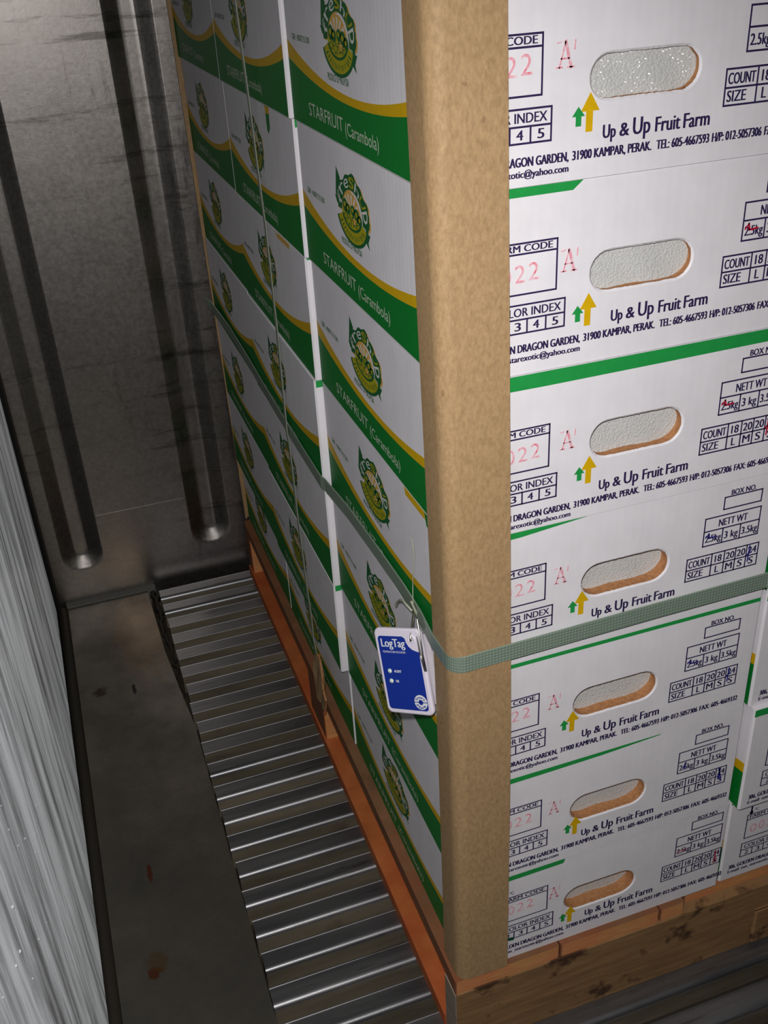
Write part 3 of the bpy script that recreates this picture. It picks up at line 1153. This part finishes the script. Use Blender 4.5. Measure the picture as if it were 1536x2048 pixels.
# ------------------------------------------------------------------ hanging temperature tag
corners = [Vector(c) for c in ((-35.77, 121.77, 387.35), (-3.1, 81.33, 403.71), (-3.18, 49.03, 324.01), (-35.84, 89.47, 307.65))]
CMM = CAM * 1000
KS = 0.972
corners = [CMM + (c - CMM) * KS for c in corners]
cen = sum(corners, Vector()) / 4
ru = (corners[1] - corners[0]).normalized()
up = (corners[0] - corners[3]).normalized()
nn = ru.cross(up).normalized()
TW, TH = (corners[1] - corners[0]).length, (corners[0] - corners[3]).length
tg = empty('temperature_logger', 'white card-sized logger with blue face hanging from the woven strap', 'data logger', tuple(cen - up * TH / 2))
tg.matrix_world = Matrix(((ru.x, up.x, nn.x, cen.x * S), (ru.y, up.y, nn.y, cen.y * S), (ru.z, up.z, nn.z, cen.z * S), (0, 0, 0, 1)))


def rrect(w_, h_, r, n=6, notch=None):
    pts = []
    for cx, cy, a0 in ((w_ / 2 - r, h_ / 2 - r, 0), (-w_ / 2 + r, h_ / 2 - r, 90), (-w_ / 2 + r, -h_ / 2 + r, 180), (w_ / 2 - r, -h_ / 2 + r, 270)):
        if notch and a0 == 0:
            pts += notch
            continue
        for i in range(n + 1):
            a = math.radians(a0 + 90 * i / n)
            pts.append((cx + r * math.cos(a), cy + r * math.sin(a)))
    return pts


b = MB()
rows = []
for off, z in ((-1.6, -6.0), (-0.4, -5.2), (0, -3.6), (0, -1.6), (-0.5, -0.4), (-1.6, 0.0)):
    rows.append([(x, y, z) for x, y in rrect(TW + 2 * off, TH + 2 * off, 6 + off)])
b.grid(rows, 'case', True, True)
b.face(rows[-1], 'case')
b.face(list(reversed(rows[0])), 'case')
case = b.build('case', tg)
for pl in case.data.polygons:
    pl.use_smooth = len(pl.vertices) == 4
md = case.modifiers.new('edges', 'EDGE_SPLIT')
md.split_angle = math.radians(50)
tf = lambda u, v, l: (u, v, l)
lw, lh = TW - 8, TH - 12
nt = [(lw / 2, lh / 2 - 14.5)] + [(lw / 2 - 1 - 14 * math.sin(math.radians(t)) * .9, lh / 2 - 1.5 - 12.5 * math.cos(math.radians(t))) for t in (10, 30, 50, 70, 88)] + [(lw / 2 - 16.5, lh / 2)]
p = Print(tf)
fp = [(x - 0.3, y - 1.5) for x, y in rrect(lw, lh, 3.4, 5, nt)]
c0 = (-4, -3)
for i in range(len(fp)):
    p.poly([c0, fp[i], fp[(i + 1) % len(fp)]], 'tagblue', 0.12)
fl = p.build('face_label', tg)
p = Print(tf)
U = lambda f: -TW / 2 + TW * f
V = lambda f: TH / 2 - TH * f
p.text('LogTag', U(.13), U(.645), V(.215), 7.8, 'tagwhite', 0.02, .2)
p.text('TEMPERATURE RECORDER', U(.135), U(.63), V(.285), 1.9, 'tagwhite', 0.0, .2)
p.text('ALERT', U(.31), U(.47), V(.512), 2.3, 'tagwhite', 0.01, .2)
p.text('OK', U(.31), U(.385), V(.628), 2.3, 'tagwhite', 0.01, .2)
p.build('face_lettering', tg)
for vv in (.498, .615):
    b = MB()
    ring = lambda r, h: [(U(.215) + r * math.cos(t * .5236), V(vv) + r * math.sin(t * .5236), h) for t in range(12)]
    b.grid([ring(2.3, 0.1), ring(2.2, 0.7), ring(1.2, 1.3)], 'lens', True, True)
    b.face(ring(1.2, 1.3), 'lens')
    b.build('indicator_light', tg)
p = Print(tf)
bu, bv = U(.775), V(.845)
p.ell(bu, bv, 7.2, 7.2, 'tagwhite', .22, 28)
p.ell(bu, bv, 2.6, 2.6, 'tagblue', .3, 14)
p.line((bu - 7.4, bv), (bu + 7.4, bv), 0.8, 'tagblue', .3)


def arcw(sgn):
    def f(u, v):
        a = math.radians(90 - (u - bu) * 17) if sgn > 0 else math.radians(270 + (u - bu) * 17)
        r = 3.9 + v if sgn > 0 else 6.2 - v
        return bu + r * math.cos(a), bv + r * math.sin(a)
    return f


p.text('Start', bu - 4.2, bu + 4.2, 0, 2.3, 'tagblue', 0.01, .32, arcw(1))
p.text('Mark', bu - 3.8, bu + 3.8, 0, 2.3, 'tagblue', 0.01, .32, arcw(-1))
p.build('start_button', tg)
b = MB()
hu, hv = U(.80), V(.115)
ring = lambda r, h: [(hu + r * math.cos(t * .3927), hv + r * math.sin(t * .3927), h) for t in range(16)]
b.grid([ring(4.6, 0.05), ring(4.2, 0.7), ring(3.3, 0.9), ring(2.6, 0.2)], 'case', True, True)
b.face(ring(2.6, 0.2), 'clear')
b.build('hanging_hole', tg)
# cloudy bracket behind the case, seen past its right side
b = MB()
br = rrect(TW - 6, TH - 16, 4, 4)
rr = [[(x + 4.4 + 2.8, y + 1, z) for x, y in br] for z in (-9.2, -7.4)]
b.grid(rr, 'clear', False, True)
b.face(rr[1], 'clear')
b.face(list(reversed(rr[0])), 'clear')
b.box(-14, 18, -16, 22, -7.4, -5.8, 'clear', 1)
b.build('wall_bracket', tg)
# steel loop through the hole up to the strap
inv = tg.matrix_world.inverted()
loc = lambda w_: tuple((inv @ (Vector(w_) * S)) * 1000)
knot = (-6.0, 84.0, 424.0)
b = MB()
k0 = Vector(loc(knot))
h0 = Vector((hu, hv - 0.6, 1.2))
pts = []
for i in range(25):
    t = i / 24 * 6.28319
    c = (k0 + h0) / 2
    d_ = (k0 - h0) / 2
    side = Vector((0.5, 0.1, 1.0)).normalized() * 3.0
    pts.append(tuple(c + d_ * math.cos(t) * 1.05 + side * math.sin(t)))
b.tube(pts, 0.95, 'wire', 8)
b.build('steel_ring', tg)
# pale twine knotted on the strap: two turns, a hanging end and a thin tail
b = MB()
pts = []
for i in range(27):
    t = i / 26 * 12.566
    pts.append((-3.6 + 3.4 * math.cos(t + 1.6) - 1.6, 82 + 2.4 * i / 26 - 1 + 1.6 * math.sin(t), 424 + 11.5 * math.sin(t)))
b.tube(pts, 1.0, 'twine', 7)
b.tube([(-8, 84, 424), (-11, 90, 428), (-11, 100, 426), (-10, 112, 419), (-9, 124, 408), (-8.5, 130, 400)], 1.1, 'twine', 7)
b.tube([(-7, 83, 430), (-5, 88, 445), (-2.5, 92, 462), (-2.2, 88, 480), (-2.2, 92, 497)], 0.45, 'twine', 6)
tag(b.build('twine'), 'pale twine knotted around the strap above the blue-faced logger', 'twine')
b = MB()
b.tube([(-9, 68, 426), (-11, 56, 412), (-11.5, 50, 399), (-11, 44, 385), (-11.2, 46, 383), (-12.6, 54, 398), (-12, 62, 412)], 0.9, 'wire', 7)
tag(b.build('wire_tail'), 'bent steel wire end hanging beside the logger under the strap', 'wire')
